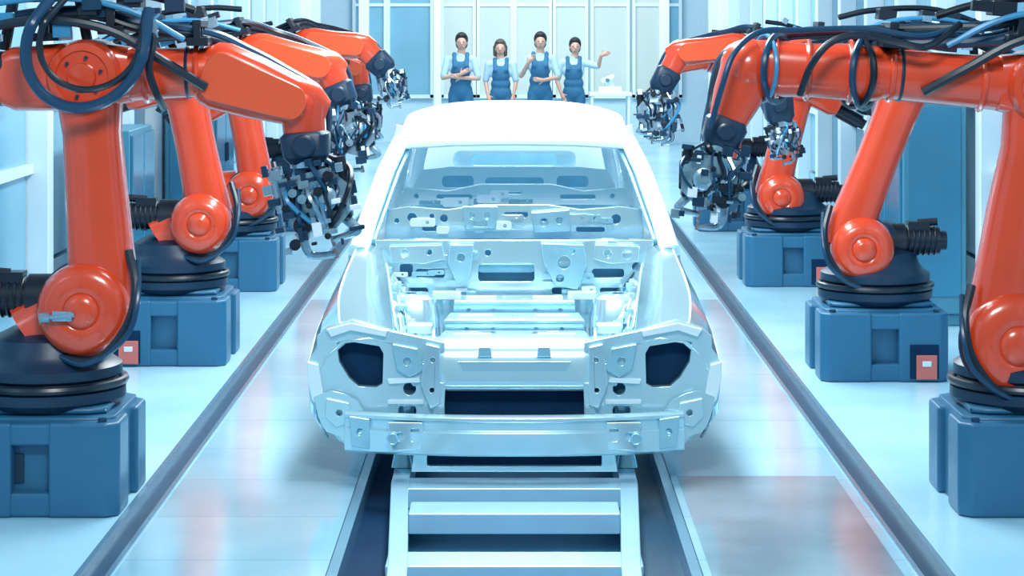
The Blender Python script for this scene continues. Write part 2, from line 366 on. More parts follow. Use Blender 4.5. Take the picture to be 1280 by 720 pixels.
    if fe > 3:
        yy = min(Mi.y, W1.y)-.098; A = Mi+d*.10; B = Mi+d*.92
        wa, wb = f1*.36, f2*.36; ov = []
        for q in range(9): an = PI/2+PI*q/8; ov.append((A+du*.03*math.cos(an)*2+us*wa*math.sin(an)))
        for q in range(9): an = -PI/2+PI*q/8; ov.append((B+du*.03*math.cos(an)*2+us*wb*math.sin(an)))
        MB().plate([(p.x, p.z) for p in ov], [], lambda x, y, z: V((x, yy-z, y)), .016).build('forearm_cover', M['orange2'], fo, bevel=.005)
    else:
        for t_, rr_ in ((.22,f1*.51),(.55,f1*.48),(.80,f2*.55)):
            MB().torus(Mi+d*t_, du, rr_, .012, 36, 8).build('casting_rib', M['orange'], fo)
    wd = (W2-W1); wu = wd.normalized(); fw = f2*wsc
    MB().sphere(W1, f2*.54, (1,.9,1)).loft([W1, W1+wd*ws*.6, W1+wd*(ws+.08)], [f2*1.05,f2*.92,fw*.90], [.18,.17,.15], n=24, e=3).build('wrist_knuckle', M['orange'], r)
    wr = MB().loft([W1+wd*ws, W1+wd*(ws+.08), W1+wd*.95, W2+wu*.02], [fw*.85,fw*1.05,fw*.96,fw*.7], [.17,.19,.18,.13], n=24, e=5)
    wr.lathe(W1+wd*(ws+1)*.5+hy*.02, (0,-1,0), [(.05*wsc,0),(.05*wsc,.13),(.04*wsc,.14),(.001,.14)], 20)
    wr = wr.build('wrist', M['navy'], r, bevel=.004)
    MB().cyl(W2, W2+wu*.035, .075, n=24).cyl(W2+wu*.035, W2+wu*.06, .05, n=20).build('tool_flange', M['steel'], wr)
    weld_gun(r, W2+wu*.03, (T-W2), gs, sg, seed)
    R = random.Random(seed*3)
    cols = [M['hose2'], M['hose'], M['hose3'], M['hose2'], M['hose']]
    for q in range(5):
        w = -.10+.05*q; hgt = R.uniform(.0,.07); bk = .13+.02*q
        pts = [E-fu*.62+up*(.12+hgt)+hy*w, E-fu*.3+up*(.22+hgt)+hy*w, E+fu*.02+up*(.24+hgt*.8)+hy*w*1.2, E+fu*.24+up*(.17+hgt)+hy*w, Mi+up*(.12+hgt)+hy*(.06+w*.5),
               Mi+d*.35+up*(.10+hgt)+hy*bk, Mi+d*.75+up*(.07+hgt)+hy*bk, W1+du*(.07+hgt*.3)+up*.05+hy*(bk-.03), W1+wd*.6+hy*(.10+w*.3)+du*.08, W2+hy*w*.6+du*.05, W2+hy*w*.5+wu*.04]
        MB().tube(pts, (.016,.022,.011,.020,.016)[q]).build('hose', cols[q], r)
    rot = Matrix((fu, hy, up)).transposed()
    for t0, base_, sc in ((E-fu*.15, up*.17, 1), (E+fu*.12, up*.19, .9), (Mi-fu*.03, up*.13, .75)):
        br = MB(); p = t0+base_+hy*-.02
        br.box(p, (.12*sc,.30*sc,.035), rot).box(p+up*.10*sc, (.05*sc,.30*sc,.03), rot)
        for w in (-.14,-.05,.05,.14): br.box(p+up*.05*sc+hy*w*sc, (.04*sc,.02,.12*sc), rot)
        br.build('hose_bracket', M['black'], r, bevel=.004)
    ab = MB(); p0 = E-fu*.5+up*.30; ab.tube([p0, E-fu*.1+up*.38, E+fu*.25+up*.33, E+fu*.45+up*.26], .018)
    ab.cyl(E-fu*.35+up*.12, E-fu*.3+up*.36, .025, n=10).cyl(E+up*.12, E-fu*.04+up*.37, .022, n=10)
    ab.box(E-fu*.1+up*.34+hy*-.1, (.22,.12,.05), rot).box(E+fu*.2+up*.31+hy*-.1, (.10,.14,.06), rot).build('hose_carrier', M['black'], r, bevel=.005)
    MB().tube([p0+hy*-.12, E-fu*.1+up*.33+hy*-.16, E+fu*.2+up*.27+hy*-.17, E+fu*.42+up*.14+hy*-.14], .013).build('feed_cable', M['hose3'], r)
    MB().tube([p0+hy*-.12-up*.1, E-fu*.15+up*.24+hy*-.2, E+fu*.12+up*.19+hy*-.19, E+fu*.34+up*.05+hy*-.16, E+fu*.5-up*.06+hy*-.12], .020).build('feed_hose', M['hose2'], r)
    for q in range(12):
        MB().box(E+fu*R.uniform(-.4,.4)+up*R.uniform(.17,.35)+hy*R.uniform(-.2,-.12), (R.uniform(.02,.09),.04,R.uniform(.02,.07)), rot).build('cable_connector', R.choice((M['hose3'], M['black'], M['dsteel'], M['steel'], M['navy'])), r, bevel=.003)
    for q, (lx, ly, lr, thick, el) in enumerate(loops):
        c = W(lx, ly, ya-.25); rad = lr/S(ya-.25); pts = []
        for t in range(0, 20):
            an = math.radians(-5-t*10.5); wob = 1+.05*math.sin(an*2+q)
            pts.append(c+V((math.cos(an)*rad*el*wob, .05*math.sin(an*.5), math.sin(an)*rad*wob)))
        pts = [pts[0]+V((.01,.08,rad*.7))]+pts+[pts[-1]+V((.06,.10,rad*.45))]
        MB().tube(pts, thick, n=10, k=3).build('hose_loop', M['hose'] if q == 0 else M['hose2'], r)
    for col, th, pp in drapes:
        MB().tube([W(x, y, ya+dy) for x, y, dy in pp], th, n=10).build('draped_hose', M[col], r)
    for t, tilt, col, ra in rings:
        c = Mi+d*t; MB().torus(c, (du+hy*tilt), ra, .015 if col != 'hose3' else .010, 40, 8, 1.05).build('hose_ring', M[col], r)
    return r
robot(-1.97, 9.4, -1, (112,382),(112,95),(262,90),(378,130),(384,198),(402,300), 'orange robot arm nearest the camera left of the car, dark hose looped round its elbow',
      (.22,.29,.20), [(108,58,76,.024,.95),(114,52,62,.014,.95)], 1, .88, False, hs=1.08, lo=.07, ws=.5,
      drapes=[('hose2',.016,[(185,20,-.1),(192,50,-.2),(186,85,-.22),(196,118,-.18),(205,135,-.05)])])
robot(-2.04, 13.3, -1, (254,277),(228,92),(318,64),(410,84),(430,130),(440,205), 'second orange robot arm from the camera on the left, behind the nearest one', (.22,.24,.19), [(215,50,36,.024,1)], 2, .85, lo=.05)
robot(-2.12, 16.8, -1, (314,242),(300,105),(385,52),(452,58),(484,88),(490,126), 'third orange robot arm on the left, reaching over toward the people', (.22,.22,.19), [], 3, .6)
robot(-2.10, 21.4, -1, (385,192),(376,100),(420,78),(448,86),(455,128),(455,185), 'farthest orange robot arm on the left, mostly hidden behind the others', (.22,.22,.19), [], 4, .9)
robot(2.17, 9.4, 1, (1262,425),(1298,108),(1098,92),(936,84),(898,180),(888,275), 'orange robot arm nearest the camera right of the car, cut by the picture edge',
      (.225,.25,.225), [], 5, .74, False, [(.10,.5,'hose',.148),(.18,-.45,'hose2',.145),(.78,.5,'hose',.14),(.88,-.3,'hose3',.138)], hs=1.2, lo=.04, fe=2.4, ws=.66, wsc=.76,
      drapes=[('hose2',.015,[(1200,30,-.1),(1160,58,-.2),(1120,52,-.2),(1075,44,-.2),(1040,52,-.2),(1015,80,-.20),(1000,118,-.10)]),
              ('hose',.013,[(1190,36,-.1),(1150,46,-.18),(1080,36,-.12),(1000,38,-.1),(950,40,-.1),(918,66,-.16),(902,110,-.18),(888,160,-.1)])])
robot(2.067, 12.75, 1, (1074,308),(1138,92),(1010,74),(965,72),(975,150),(990,225), 'second orange robot arm on the right, tilted arm on a whole blue base', (.22,.24,.17), [], 6, .5, hs=1.0, lo=.10)
robot(2.10, 17.1, 1, (974,245),(1000,100),(925,58),(850,66),(824,112),(826,175), 'third orange robot arm on the right, small blue base with red panel', (.22,.22,.19), [], 7, .85)
robot(2.10, 21.4, 1, (905,190),(928,95),(880,72),(838,82),(822,125),(838,185), 'farthest orange robot arm on the right, mostly hidden behind the others', (.22,.22,.19), [], 8, .9)

# ---------------------------------------------------------------- car body
car = thing('car_body', 'bare pale metal car body without hood, doors or wheels, in the middle of the line', 'car body', (0, 9.6, .03))
def fp(name, outer, holes, Y, t, m, mirror=False, parent=None, bevel=.004, lean=0.):
    s = S(Y); zb = H-(max(p[1] for p in outer)-20)/s
    f = lambda u, v, w: V(((u-CX)/s, Y+w+lean*(H-(v-20)/s-zb), H-(v-20)/s))
    sets = [(outer, holes)]
    if mirror: sets.append(([(2*CX-u, v) for u, v in outer], [[(2*CX-u, v) for u, v in h] for h in holes]))
    for o_, h_ in sets:
        MB().plate(o_, h_, f, t).build(name, m, parent or car, bevel=bevel)
prof = [(11.06,[(.667,.90),(.725,.925),(.775,.915),(.81,.845),(.83,.62),(.835,.42),(.83,.26)]),
        (10.8,[(.636,.845),(.715,.885),(.785,.87),(.825,.79),(.86,.62),(.855,.50),(.85,.44)]),
        (10.5,[(.60,.775),(.70,.83),(.80,.812),(.85,.73),(.885,.64),(.88,.60),(.87,.575)]),
        (10.2,[(.57,.70),(.68,.765),(.805,.75),(.868,.67),(.905,.58),(.90,.53),(.885,.50)]),
        (10.0,[(.55,.645),(.66,.705),(.79,.69),(.868,.61),(.918,.48),(.912,.38),(.885,.32)]),
        (9.86,[(.536,.605),(.65,.65),(.765,.635),(.845,.56),(.905,.44),(.90,.30),(.85,.205)]),
        (9.78,[(.528,.592),(.64,.62),(.745,.605),(.825,.535),(.88,.43),(.87,.27),(.82,.185)])]
for sx in (-1, 1):
    MB().grid([[V((sx*x, y, z)) for x, z in row] for y, row in prof]).build('fender', M['car'], car, sub=0, solid=.014, ang=20)
    MB().tube([(sx*x, y-.005, z+.004) for x, y, z in ((.745,9.79,.605),(.767,9.88,.637),(.79,10.0,.69),(.805,10.2,.752),(.80,10.5,.814),(.783,10.8,.87),(.773,11.05,.915))], .005, n=6).build('fender_crease', M['car3'], car)
    MB().tube([(sx*x, y, z) for x, y, z in ((.885,9.78,.43),(.91,9.86,.44),(.922,10.0,.48),(.909,10.2,.58),(.888,10.5,.64),(.862,10.8,.62))], .006, n=6).build('arch_crease', M['car3'], car)
hl = [(421,428),(430,426),(474,433),(479,442),(478,480),(470,484),(448,483),(436,472),(424,452)]
fp('headlight_panel', [(408,410),(440,400),(490,414),(556,428),(556,520),(540,564),(455,567),(440,556),(424,552),(416,542),(402,536),(398,518),(388,502),(384,470),(388,446),(396,436),(396,420)],
   [hl, circ(512,486,8), circ(530,455,5,10), rr(498,508,520,522,4), rr(537,474,547,500,3), circ(398,480,3,8)], 9.78, .05, M['carf'], True, bevel=.004)
fp('headlight_shade_plate', [(412,420),(490,424),(490,490),(430,488)], [], 9.86, .05, M['hole_shade'], True)  # solid dark plate painted as the shade within the headlight opening
fp('cavity_backing', [(494,432),(556,432),(556,556),(430,540),(412,500),(494,495)], [], 9.99, .02, M['deep'], True)  # dark sheet added so the panel holes look shaded
fp('corner_bracket', [(392,496),(414,488),(430,492),(446,500),(456,516),(456,564),(432,558),(424,546),(408,540),(398,522)], [circ(426,516,5), rr(434,532,445,548,3)], 9.74, .02, M['car'], True, bevel=.003)
fp('corner_step', [(408,498),(436,504),(442,526),(420,534),(406,520)], [circ(424,516,4)], 9.722, .014, M['carf'], True, bevel=.003)
fp('corner_flange', [(384,452),(398,456),(404,490),(400,512),(390,500),(384,474)], [], 9.75, .03, M['car3'], True)
fp('brow_flange', [(408,412),(438,404),(484,414),(482,421),(438,413),(414,421)], [], 9.755, .03, M['car3'], True, bevel=.002)
fp('inner_bracket', [(490,430),(522,436),(530,462),(512,472),(496,462)], [circ(509,452,5)], 9.755, .02, M['car2'], True)
fp('box_flange', [(532,430),(550,434),(550,506),(538,512),(526,480)], [circ(540,488,3), circ(541,450,3)], 9.745, .03, M['car'], True)
fp('box_rib', [(484,474),(524,472),(526,478),(486,480)], [], 9.762, .02, M['car3'], True)
fp('box_rib', [(484,500),(530,500),(530,505),(484,505)], [], 9.762, .02, M['car3'], True)
for sx in (-1, 1):
    MB().cyl((sx*.525,9.62,.22),(sx*.525,9.565,.22),.022,n=20).torus((sx*.525,9.565,.22),(0,1,0),.022,.004).build('tow_socket', M['car2'], car)
bp = [(x, 9.58+.09*(abs(x)/.66)**2.4, .245) for x in [(-.74+1.48*i/24) for i in range(25)]]
bb = MB(); rg = []
for p in bp:
    x, y, z = p
    rg.append([V((x,y+.01,z+.068)), V((x,y-.018,z+.064)), V((x,y-.02,z+.05)), V((x,y-.004,z+.044)), V((x,y-.004,z+.006)), V((x,y-.02,z+.0)), V((x,y-.02,z-.092)), V((x,y-.006,z-.102)), V((x,y+.05,z-.102)), V((x,y+.05,z+.068))])
bb.ringloft(rg); bb.build('bumper_beam', M['carf'], car, bevel=.003)
fp('bumper_mount', [(484,528),(528,528),(534,562),(490,564)], [circ(500,546,5), rr(513,536,524,552,3)], 9.588, .02, M['car'], True)
fp('beam_end', [(436,520),(462,524),(462,562),(440,558)], [circ(450,540,4)], 9.635, .02, M['car2'], True)
MB().grid([[V((sx*hw, y, z)) for sx in (-1,-.75,-.5,-.25,0,.25,.5,.75,1)] for y, z, hw in ((9.96,.605,.36),(9.88,.605,.36),(9.82,.595,.36),(9.785,.57,.355),(9.77,.50,.345),(9.765,.44,.335),(9.765,.405,.335),(9.79,.392,.335))]).build('radiator_support', M['carf'], car, sub=1, solid=.014)
fp('support_pressing', [(572,452),(714,452),(708,466),(578,466)], [], 9.762, .012, M['car'], bevel=.003)
for sx in (-1, 1):
    fp('slot_end', [(CX+sx*x_, y_) for x_, y_ in ((86,478),(100,478),(102,518),(88,518))], [], 9.76, .05, M['carf'])
    fp('support_tab', [(CX+sx*x_, y_) for x_, y_ in ((30,434),(44,434),(46,446),(28,446))], [], 9.755, .02, M['car2'])
fp('support_backing', [(548,476),(738,476),(738,530),(548,530)], [], 9.86, .02, M['hole_shade'])  # dark sheet painting the shade of the grille slot
fp('lower_crossmember', [(518,562),(768,562),(772,590),(514,590)], [rr(534,566,752,583,3)], 9.66, .04, M['carf'])
fp('crossmember_backing', [(526,563),(760,563),(760,588),(526,588)], [], 9.74, .02, M['hole_shade'])  # dark sheet painting the shade of the lower slot
inn = lambda u: .60+.12*max(0,u-10.5)-.10*max(0,10.5-u)
for sx in (-1, 1):
    MB().box((sx*.40,10.4,.46), (.11,1.2,.11)).build('side_rail', M['car'], car, bevel=.012)
    f = lambda u, v, w, sx=sx: V((sx*(inn(u)-.19*v+w*.3), u, .885-.25*v-(11-u)*.25+w))
    MB().plate([(9.84,0),(10.15,0),(10.5,0),(11.0,0),(11.0,1),(10.5,1),(10.15,1),(9.86,1)], [circ(10.0,.45,.04,12,.12), rr(10.86,.3,10.95,.6,.02), circ(10.2,.70,.04,12,.10), circ(10.42,.3,.035,12,.09), circ(10.30,.55,.02,10,.06)], f, -.012).build('inner_apron', M['car'], car)
    for q_, (u0_, u1_, v0_, v1_) in enumerate(((10.05,10.85,.10,.15),(10.1,10.75,.45,.50),(10.25,10.6,.70,.78),(9.9,10.3,.25,.30))):
        MB().plate([(u0_,v0_),(u1_,v0_),(u1_,v1_),(u0_,v1_)], [], f, .020).build('apron_fold', M['car3'] if q_ != 1 else M['car2'], car, bevel=.004)
    st = MB().loft([(sx*.49,10.66,.44),(sx*.49,10.66,.60),(sx*.495,10.67,.68),(sx*.495,10.67,.70),(sx*.495,10.67,.708)], [.28,.26,.23,.20,.17], [.32,.29,.25,.22,.18], n=32, e=4, up=(0,1,0)).build('strut_tower', M['car'], car)
    MB().lathe((sx*.495,10.67,.70), (0,0,1), [(.060,0),(.055,.012),(.035,.012),(.03,.004),(.001,.004)], 28).build('tower_collar', M['car2'], st)
    MB().cyl((sx*.495,10.67,.705),(sx*.495,10.67,.711),.028,n=20).build('tower_shade_disc', M['hole_shade'], st)  # dark disc painted as the shade of an open hole
    for q_, (bx, by, bz, bwid, bd) in enumerate(((.40,10.08,.545,.10,.14),(.44,10.32,.575,.12,.12),(.33,10.86,.66,.14,.08))):
        MB().plate(rr(-bwid/2,-bd/2,bwid/2,bd/2,.02), [circ(0,0,.018,12)], lambda x, y, z, bx=bx, by=by, bz=bz: V((sx*bx+x, by+y, bz+z)), .035).build('stamped_bracket', M['car3'] if q_ else M['car2'], car, bevel=.006)
    MB().plate([(10.0,.52),(10.35,.52),(10.30,.60),(10.12,.62),(10.02,.58)], [circ(10.17,.57,.02)], lambda u, v, w, sx=sx: V((sx*(.36+w), u, v)), .012).build('rail_gusset', M['car'], car)
MB().box((0,10.35,.44), (.70,1.1,.03)).build('undertray', M['midblue'], car)
for Yp, zz, hw, dp, nm in ((10.10,.575,.345,.26,'front_cross_panel'),(10.42,.615,.325,.24,'middle_cross_panel'),(10.74,.66,.29,.22,'rear_cross_panel')):
    hls = {'f':[circ(-.26,Yp,.018,12), circ(.26,Yp,.018,12), rr(-.20,Yp+.03,-.08,Yp+.09,.015), rr(.08,Yp+.03,.20,Yp+.09,.015)], 'm':[rr(-.24,Yp-.04,-.13,Yp+.03,.015), rr(.12,Yp-.03,.22,Yp+.04,.015), circ(0,Yp+.02,.02,12)], 'r':[circ(-.15,Yp,.02,12), rr(.10,Yp-.03,.18,Yp+.02,.012), circ(-.05,Yp+.03,.012,10)]}[nm[0]]
    MB().plate([(-hw,Yp-dp/2),(hw,Yp-dp/2),(hw*.94,Yp+dp/2),(-hw*.94,Yp+dp/2)], hls, lambda x, y, z, zz=zz: V((x,y,zz+z)), .02).build(nm, M['car2'] if nm[0]=='m' else M['car'], car, bevel=.006)
    MB().plate([(-hw,zz-.05),(hw,zz-.05),(hw,zz),(-hw,zz)], [circ(x,zz-.025,.010,8) for x in (-.22,-.1,.1,.22)], lambda x, y, z, yp=Yp-dp/2: V((x,yp+z,y)), .015).build('panel_lip', M['car2'], car)
    for q_ in (-1, 1):
        MB().box((q_*hw*.55,Yp-dp*.32,zz+.028), (hw*.5,.018,.02)).build('pressed_rib', M['car3'], car, bevel=.004)
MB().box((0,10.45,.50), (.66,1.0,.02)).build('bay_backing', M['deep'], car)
fp('firewall', [(468,300),(818,300),(812,330),(800,400),(720,412),(566,412),(486,400),(474,330)],
   [rr(598,330,668,352,5), circ(540,316,6,12,4), rr(500,330,516,346,4), rr(520,336,556,347,4), rr(740,336,780,347,4), circ(796,334,6), circ(722,316,5), circ(575,340,4), circ(712,343,5), rr(690,360,712,368,3), rr(505,360,535,369,3), rr(750,360,782,368,3), circ(690,318,4,10), circ(610,316,4,10)], 10.98, .02, M['car'])
fp('firewall_backing', [(480,310),(806,310),(796,398),(490,398)], [], 11.06, .02, M['deep'])  # dark sheet added so the firewall openings look shaded
fp('tunnel_panel', [(592,330),(676,330),(676,337),(664,341),(602,341),(592,337)], [], 11.02, .01, M['midblue'])
fp('brake_bracket', [(676,304),(730,306),(734,330),(722,362),(694,358),(680,330)], [circ(705,328,8), circ(700,348,5), circ(716,314,3)], 10.90, .04, M['car2'])
fp('pedal_bracket', [(562,306),(592,306),(588,348),(572,356),(560,330)], [circ(576,322,5)], 10.90, .04, M['car2'])
fp('wiper_bracket', [(486,308),(552,306),(556,324),(530,330),(490,328)], [circ(506,317,5), circ(536,315,4)], 10.92, .03, M['car'])
fp('heater_bracket', [(744,306),(800,308),(798,328),(764,330),(742,324)], [circ(760,317,5), circ(784,318,6)], 10.92, .03, M['car'])
Rp = random.Random(11)
def pressed(n, x0, x1, y0, y1, Y, m, skip=None):
    for _ in range(n):
        x = Rp.uniform(x0,x1); y = Rp.uniform(y0,y1); w_ = Rp.uniform(6,20); h_ = Rp.uniform(4,12); r_ = min(w_,h_)*.3
        if skip and skip[0] < x < skip[1] and skip[2] < y < skip[3]: continue
        hl_ = [circ(x+w_*.3,y,min(h_*.25,2.5),8)] if w_ > 10 else []
        fp('pressed_panel', rr(x-w_/1.2,y-h_/2,x+w_/1.2,y+h_/2,r_), hl_, Y-Rp.uniform(.0,.03), .015, Rp.choice(m), bevel=.002)
pressed(38, 490,800, 306,368, 10.94, (M['car'],M['car2'],M['car2'],M['car3']), (585,680,322,362))
for sx in (-1, 1):
    MB().loft([(sx*.765,10.93,.88),(sx*.73,11.1,1.02),(sx*.665,11.38,1.23),(sx*.60,11.62,1.375)], [.10,.095,.09,.085], [.09,.08,.08,.09], e=3.5).build('windshield_pillar', M['car3'], car)
    MB().loft([(sx*.695,10.99,.92),(sx*.66,11.16,1.03),(sx*.60,11.42,1.22),(sx*.55,11.66,1.345)], [.022]*4, [.05]*4, e=4).build('glass_flange', M['car2'], car)
    X = lambda y, z: (.835 if z < .85 else .835-.235*min(1.1, (z-.85)/.6)) - (.0 if y > 11.3 else .015)
    f = lambda u, v, w, sx=sx: V((sx*(X(u, v)-w), u, v))
    outl = [(10.98,.2),(10.98,.88),(11.15,1.06),(11.40,1.25),(11.62,1.375),(12.0,1.43),(12.6,1.475),(13.1,1.46),(13.45,1.39),(13.9,1.17),(14.2,1.04),(14.9,.99),(15.0,.8),(14.95,.32),(14.5,.3),(14.42,.48),(14.2,.62),(14.0,.62),(13.8,.48),(13.72,.3),(13.6,.2)]
    hs = [[(11.12,.32),(12.32,.32),(12.32,1.37),(11.95,1.355),(11.70,1.32),(11.45,1.18),(11.15,.95)], [(12.46,.32),(13.35,.32),(13.6,.62),(13.7,.95),(13.62,1.2),(13.35,1.34),(13.0,1.385),(12.46,1.38)]]
    MB().plate(outl, hs, f, .07, cuts=[(1,.85),(1,1.05),(1,1.25)]).build('side_frame', M['car'], car, bevel=.008)
    MB().box((sx*.76,12.3,.24), (.12,2.6,.12)).build('rocker_sill', M['car'], car, bevel=.015)
    for y in (9.95, 12.0, 13.6):
        MB().loft([(sx*(.50 if y < 10 else .46),y,.03),(sx*(.50 if y < 10 else .46),y,.12),(sx*(.48),y,.36)], [.10,.06,.09], [.12,.08,.11], e=5, up=(0,1,0)).build('mounting_foot', M['car2'], car)
MB().loft([(-.60,11.62,1.365),(-.3,11.585,1.385),(0,11.57,1.39),(.3,11.585,1.385),(.60,11.62,1.365)], [.045]*5, [.11]*5, n=20, e=4, up=(0,1,0)).build('windshield_header', M['car3'], car)
rows = []
for y, zc, hw in ((11.56,1.395,.60),(11.8,1.45,.61),(12.1,1.50,.615),(12.5,1.54,.615),(12.9,1.55,.61),(13.2,1.53,.60),(13.45,1.48,.58)):
    rows.append([V((hw*t, y+(.06*t*t if y < 11.7 else 0), zc-.075*abs(t)**3.2)) for t in [i/8-1 for i in range(17)]])
MB().grid(rows).build('roof', M['car3'], car, sub=2, solid=.012)
MB().box((0,12.2,.30), (1.48,2.3,.02)).build('floor_pan', M['midblue'], car)
MB().loft([(0,11.05,.38),(0,12.2,.38),(0,13.2,.38)], [.26,.24,.22], [.22,.2,.18], e=4, up=(0,0,1)).build('floor_tunnel', M['car2'], car)
for sx in (-1, 1):
    MB().grid([[V((sx*.72, y, z)) for y, z in ((11.5,.86),(12.2,.88),(12.9,.92),(13.3,.96))],[V((sx*.60, y, z)) for y, z in ((11.5,.86),(12.2,.88),(12.9,.92),(13.3,.96))]]).build('side_shelf', M['car3'], car, solid=.02)
fp('dash_beam', [(484,262),(510,258),(560,262),(600,256),(686,256),(726,262),(776,258),(802,262),(806,298),(480,298)],
   [circ(515,272,6), circ(496,276,3), circ(540,270,3), circ(555,273,5,10), circ(600,270,5), rr(630,265,660,272,3), circ(680,272,5), circ(732,274,5), circ(744,272,4), circ(770,274,6), rr(528,282,560,289,3), rr(720,284,756,290,3)], 11.35, .04, M['car'])
fp('dash_backing', [(492,264),(796,264),(800,294),(488,294)], [], 11.48, .02, M['deep'])  # dark sheet added so the dash holes look shaded
fp('dash_bracket', [(578,258),(622,258),(620,286),(582,288)], [circ(590,270,4), circ(609,270,4), rr(592,277,608,283,2)], 11.29, .03, M['car2'])
fp('steering_bracket', [(664,266),(712,262),(714,290),(668,292)], [circ(680,278,5), circ(699,276,4)], 11.29, .03, M['car2'])
pressed(12, 495,790, 266,292, 11.33, (M['car'],M['car2'],M['car3']))
fp('seat_crossmember', [(505,236),(560,240),(600,232),(690,232),(730,240),(782,236),(792,256),(496,256)], [rr(545,244,590,250,3), rr(634,239,652,244,2), rr(700,244,745,250,3), circ(520,246,3), circ(766,246,3)], 12.2, .06, M['car3'], lean=.8)
fp('seat_backing', [(510,240),(778,240),(784,254),(504,254)], [], 12.45, .02, M['midblue'])
pressed(8, 515,770, 242,254, 12.18, (M['car2'],M['car3']))
fp('rear_bulkhead', [(526,214),(560,210),(726,210),(760,214),(776,246),(510,246)], [rr(552,221,592,235,5), rr(606,223,680,233,5), rr(696,221,736,235,5)], 13.0, .03, M['car3'], lean=.7)
fp('bulkhead_backing', [(540,216),(746,216),(746,240),(540,240)], [], 13.3, .02, M['midblue'])
fp('rear_window_frame', [(520,150),(766,150),(776,222),(510,222)], [rr(566,189,720,213,10)], 13.75, .03, M['car3'])
fp('rear_seat_panel', [(545,180),(740,180),(740,216),(545,216)], [rr(590,193,696,207,6)], 13.95, .03, M['car'])
fp('trunk_bulkhead', [(545,180),(740,180),(740,216),(545,216)], [], 14.2, .03, M['midblue'])
MB().plate([(-.62,14.25),(.62,14.25),(.64,14.95),(-.64,14.95)], [], lambda x, y, z: V((x,y,1.00+z)), .02).build('trunk_deck', M['car'], car)
MB().box((0,14.97,.7), (1.5,.03,.6)).build('rear_panel', M['car'], car, bevel=.01)
for sx in (-1, 1):
    MB().lathe((sx*.62,14.1,.35), (0,0,1), [(.32,0),(.30,.25),(.2,.36),(.001,.4)], 28).build('rear_wheelhouse', M['car2'], car)
    MB().loft([(sx*.60,12.4,1.42),(sx*.70,12.4,1.0),(sx*.74,12.4,.3)], [.12]*3, [.08]*3, e=4).build('center_pillar', M['car3'], car)
    MB().loft([(sx*.52,13.35,1.40),(sx*.58,13.5,1.15),(sx*.62,13.6,.9)], [.07]*3, [.06]*3, e=4).build('rear_pillar', M['car3'], car)
MB().loft([(-.56,12.4,1.44),(0,12.4,1.50),(.56,12.4,1.44)], [.03]*3, [.10]*3, e=4, up=(0,1,0)).build('roof_bow', M['car'], car)
R = random.Random(5)
for k in range(44):
    sx = R.choice((-1,1)); y = R.uniform(9.95,10.85); v = R.uniform(.15,.85)
    MB().box((sx*(inn(y)-.19*v),y,.885-.25*v-(11-y)*.25), (R.uniform(.01,.04),R.uniform(.01,.05),.03)).build('weld_stud', R.choice((M['car2'], M['car'], M['deep'])), car, bevel=.003)

# ---------------------------------------------------------------- skid
sk = thing('conveyor_skid', 'pale blue steel ladder skid carrying the car body over the pit', 'skid', (0, 9.6, -.12))
for sx in (-1, 1):
    rb = MB(); rg = []
    for y, x in ((7.3,.40),(8.2,.43),(9.6,.495),(13.7,.495)):
        rg.append([V((sx*x+a*.038, y, -.03+c*.058)) for a, c in ((-1,-1),(1,-1),(1,1),(-1,1))])
    rb.ringloft(rg).build('runner', M['skid'], sk, bevel=.006)
for y, hw in ((8.26,.475), (9.12,.43), (9.60,.46), (10.8,.46), (12.0,.46), (13.4,.46)):
    MB().box((0,y,-.018), (hw*2,.22,.085)).build('crossbar', M['skid'], sk, bevel=.006)

# ---------------------------------------------------------------- cabinets and bench
def cabinet(x, y, w, d, h, label):
    t = thing('control_cabinet', label, 'cabinet', (x,y,0), 'control cabinets along the side walls')
    sg = 1 if x > 0 else -1
    MB().box((x,y,.08+h/2), (w,d,h)).box((x,y,.04), (w*.95,d*.95,.08)).build('body', M['cab'], t, bevel=.012)
    for k in (-1,1):
        dr = MB().box((x-sg*(w/2+.01), y+k*d*.245, .08+h/2), (.02,d*.46,h*.94)).build('door', M['glass2'], t, bevel=.006)
        MB().box((x-sg*(w/2+.03), y+k*.05, h*.55), (.02,.02,.16)).build('handle', M['dsteel'], dr)
    MB().plate([(-w*.4,.2),(w*.4,.2),(w*.4,h*.9),(-w*.4,h*.9)], [], lambda u, v, q: V((x+u, y-d/2-q, v)), .01).build('side_panel', M['glass2'], t)
    return t
cabinet(2.76, 15.2, .42, 1.2, 1.60, 'teal control cabinet by the right side wall behind the second robot')
cabinet(-2.76, 19.5, .42, 1.2, 1.55, 'teal control cabinet by the left side wall behind the robots')
cabinet(-2.76, 15.2, .42, .9, 1.2, 'low teal control cabinet at the left picture edge beside the wall')
tb = thing('work_table', 'small white work table with instrument right of the four people', 'table', (1.40, 32.6, 0))
MB().box((1.40,32.6,.90), (.62,.6,.05)).build('tabletop', M['post'], tb, bevel=.008)
for i in (-1,1):
    for j in (-1,1): MB().cyl((1.40+i*.27,32.6+j*.26,0),(1.40+i*.27,32.6+j*.26,.88),.025,n=12).build('leg', M['post'], tb)
it = thing('measuring_instrument', 'white measuring instrument standing on the small work table', 'instrument', (1.40, 32.6, .925))
MB().box((1.40,32.6,.965), (.34,.26,.08)).loft([(1.40,32.6,1.0),(1.38,32.58,1.08),(1.36,32.55,1.13)], [.14,.12,.22], [.12,.1,.12], e=4, up=(0,1,0)).build('housing', M['post'], it, bevel=.01)
MB().cyl((1.36,32.5,1.10),(1.36,32.46,1.10),.03).build('lens', M['cab'], it)

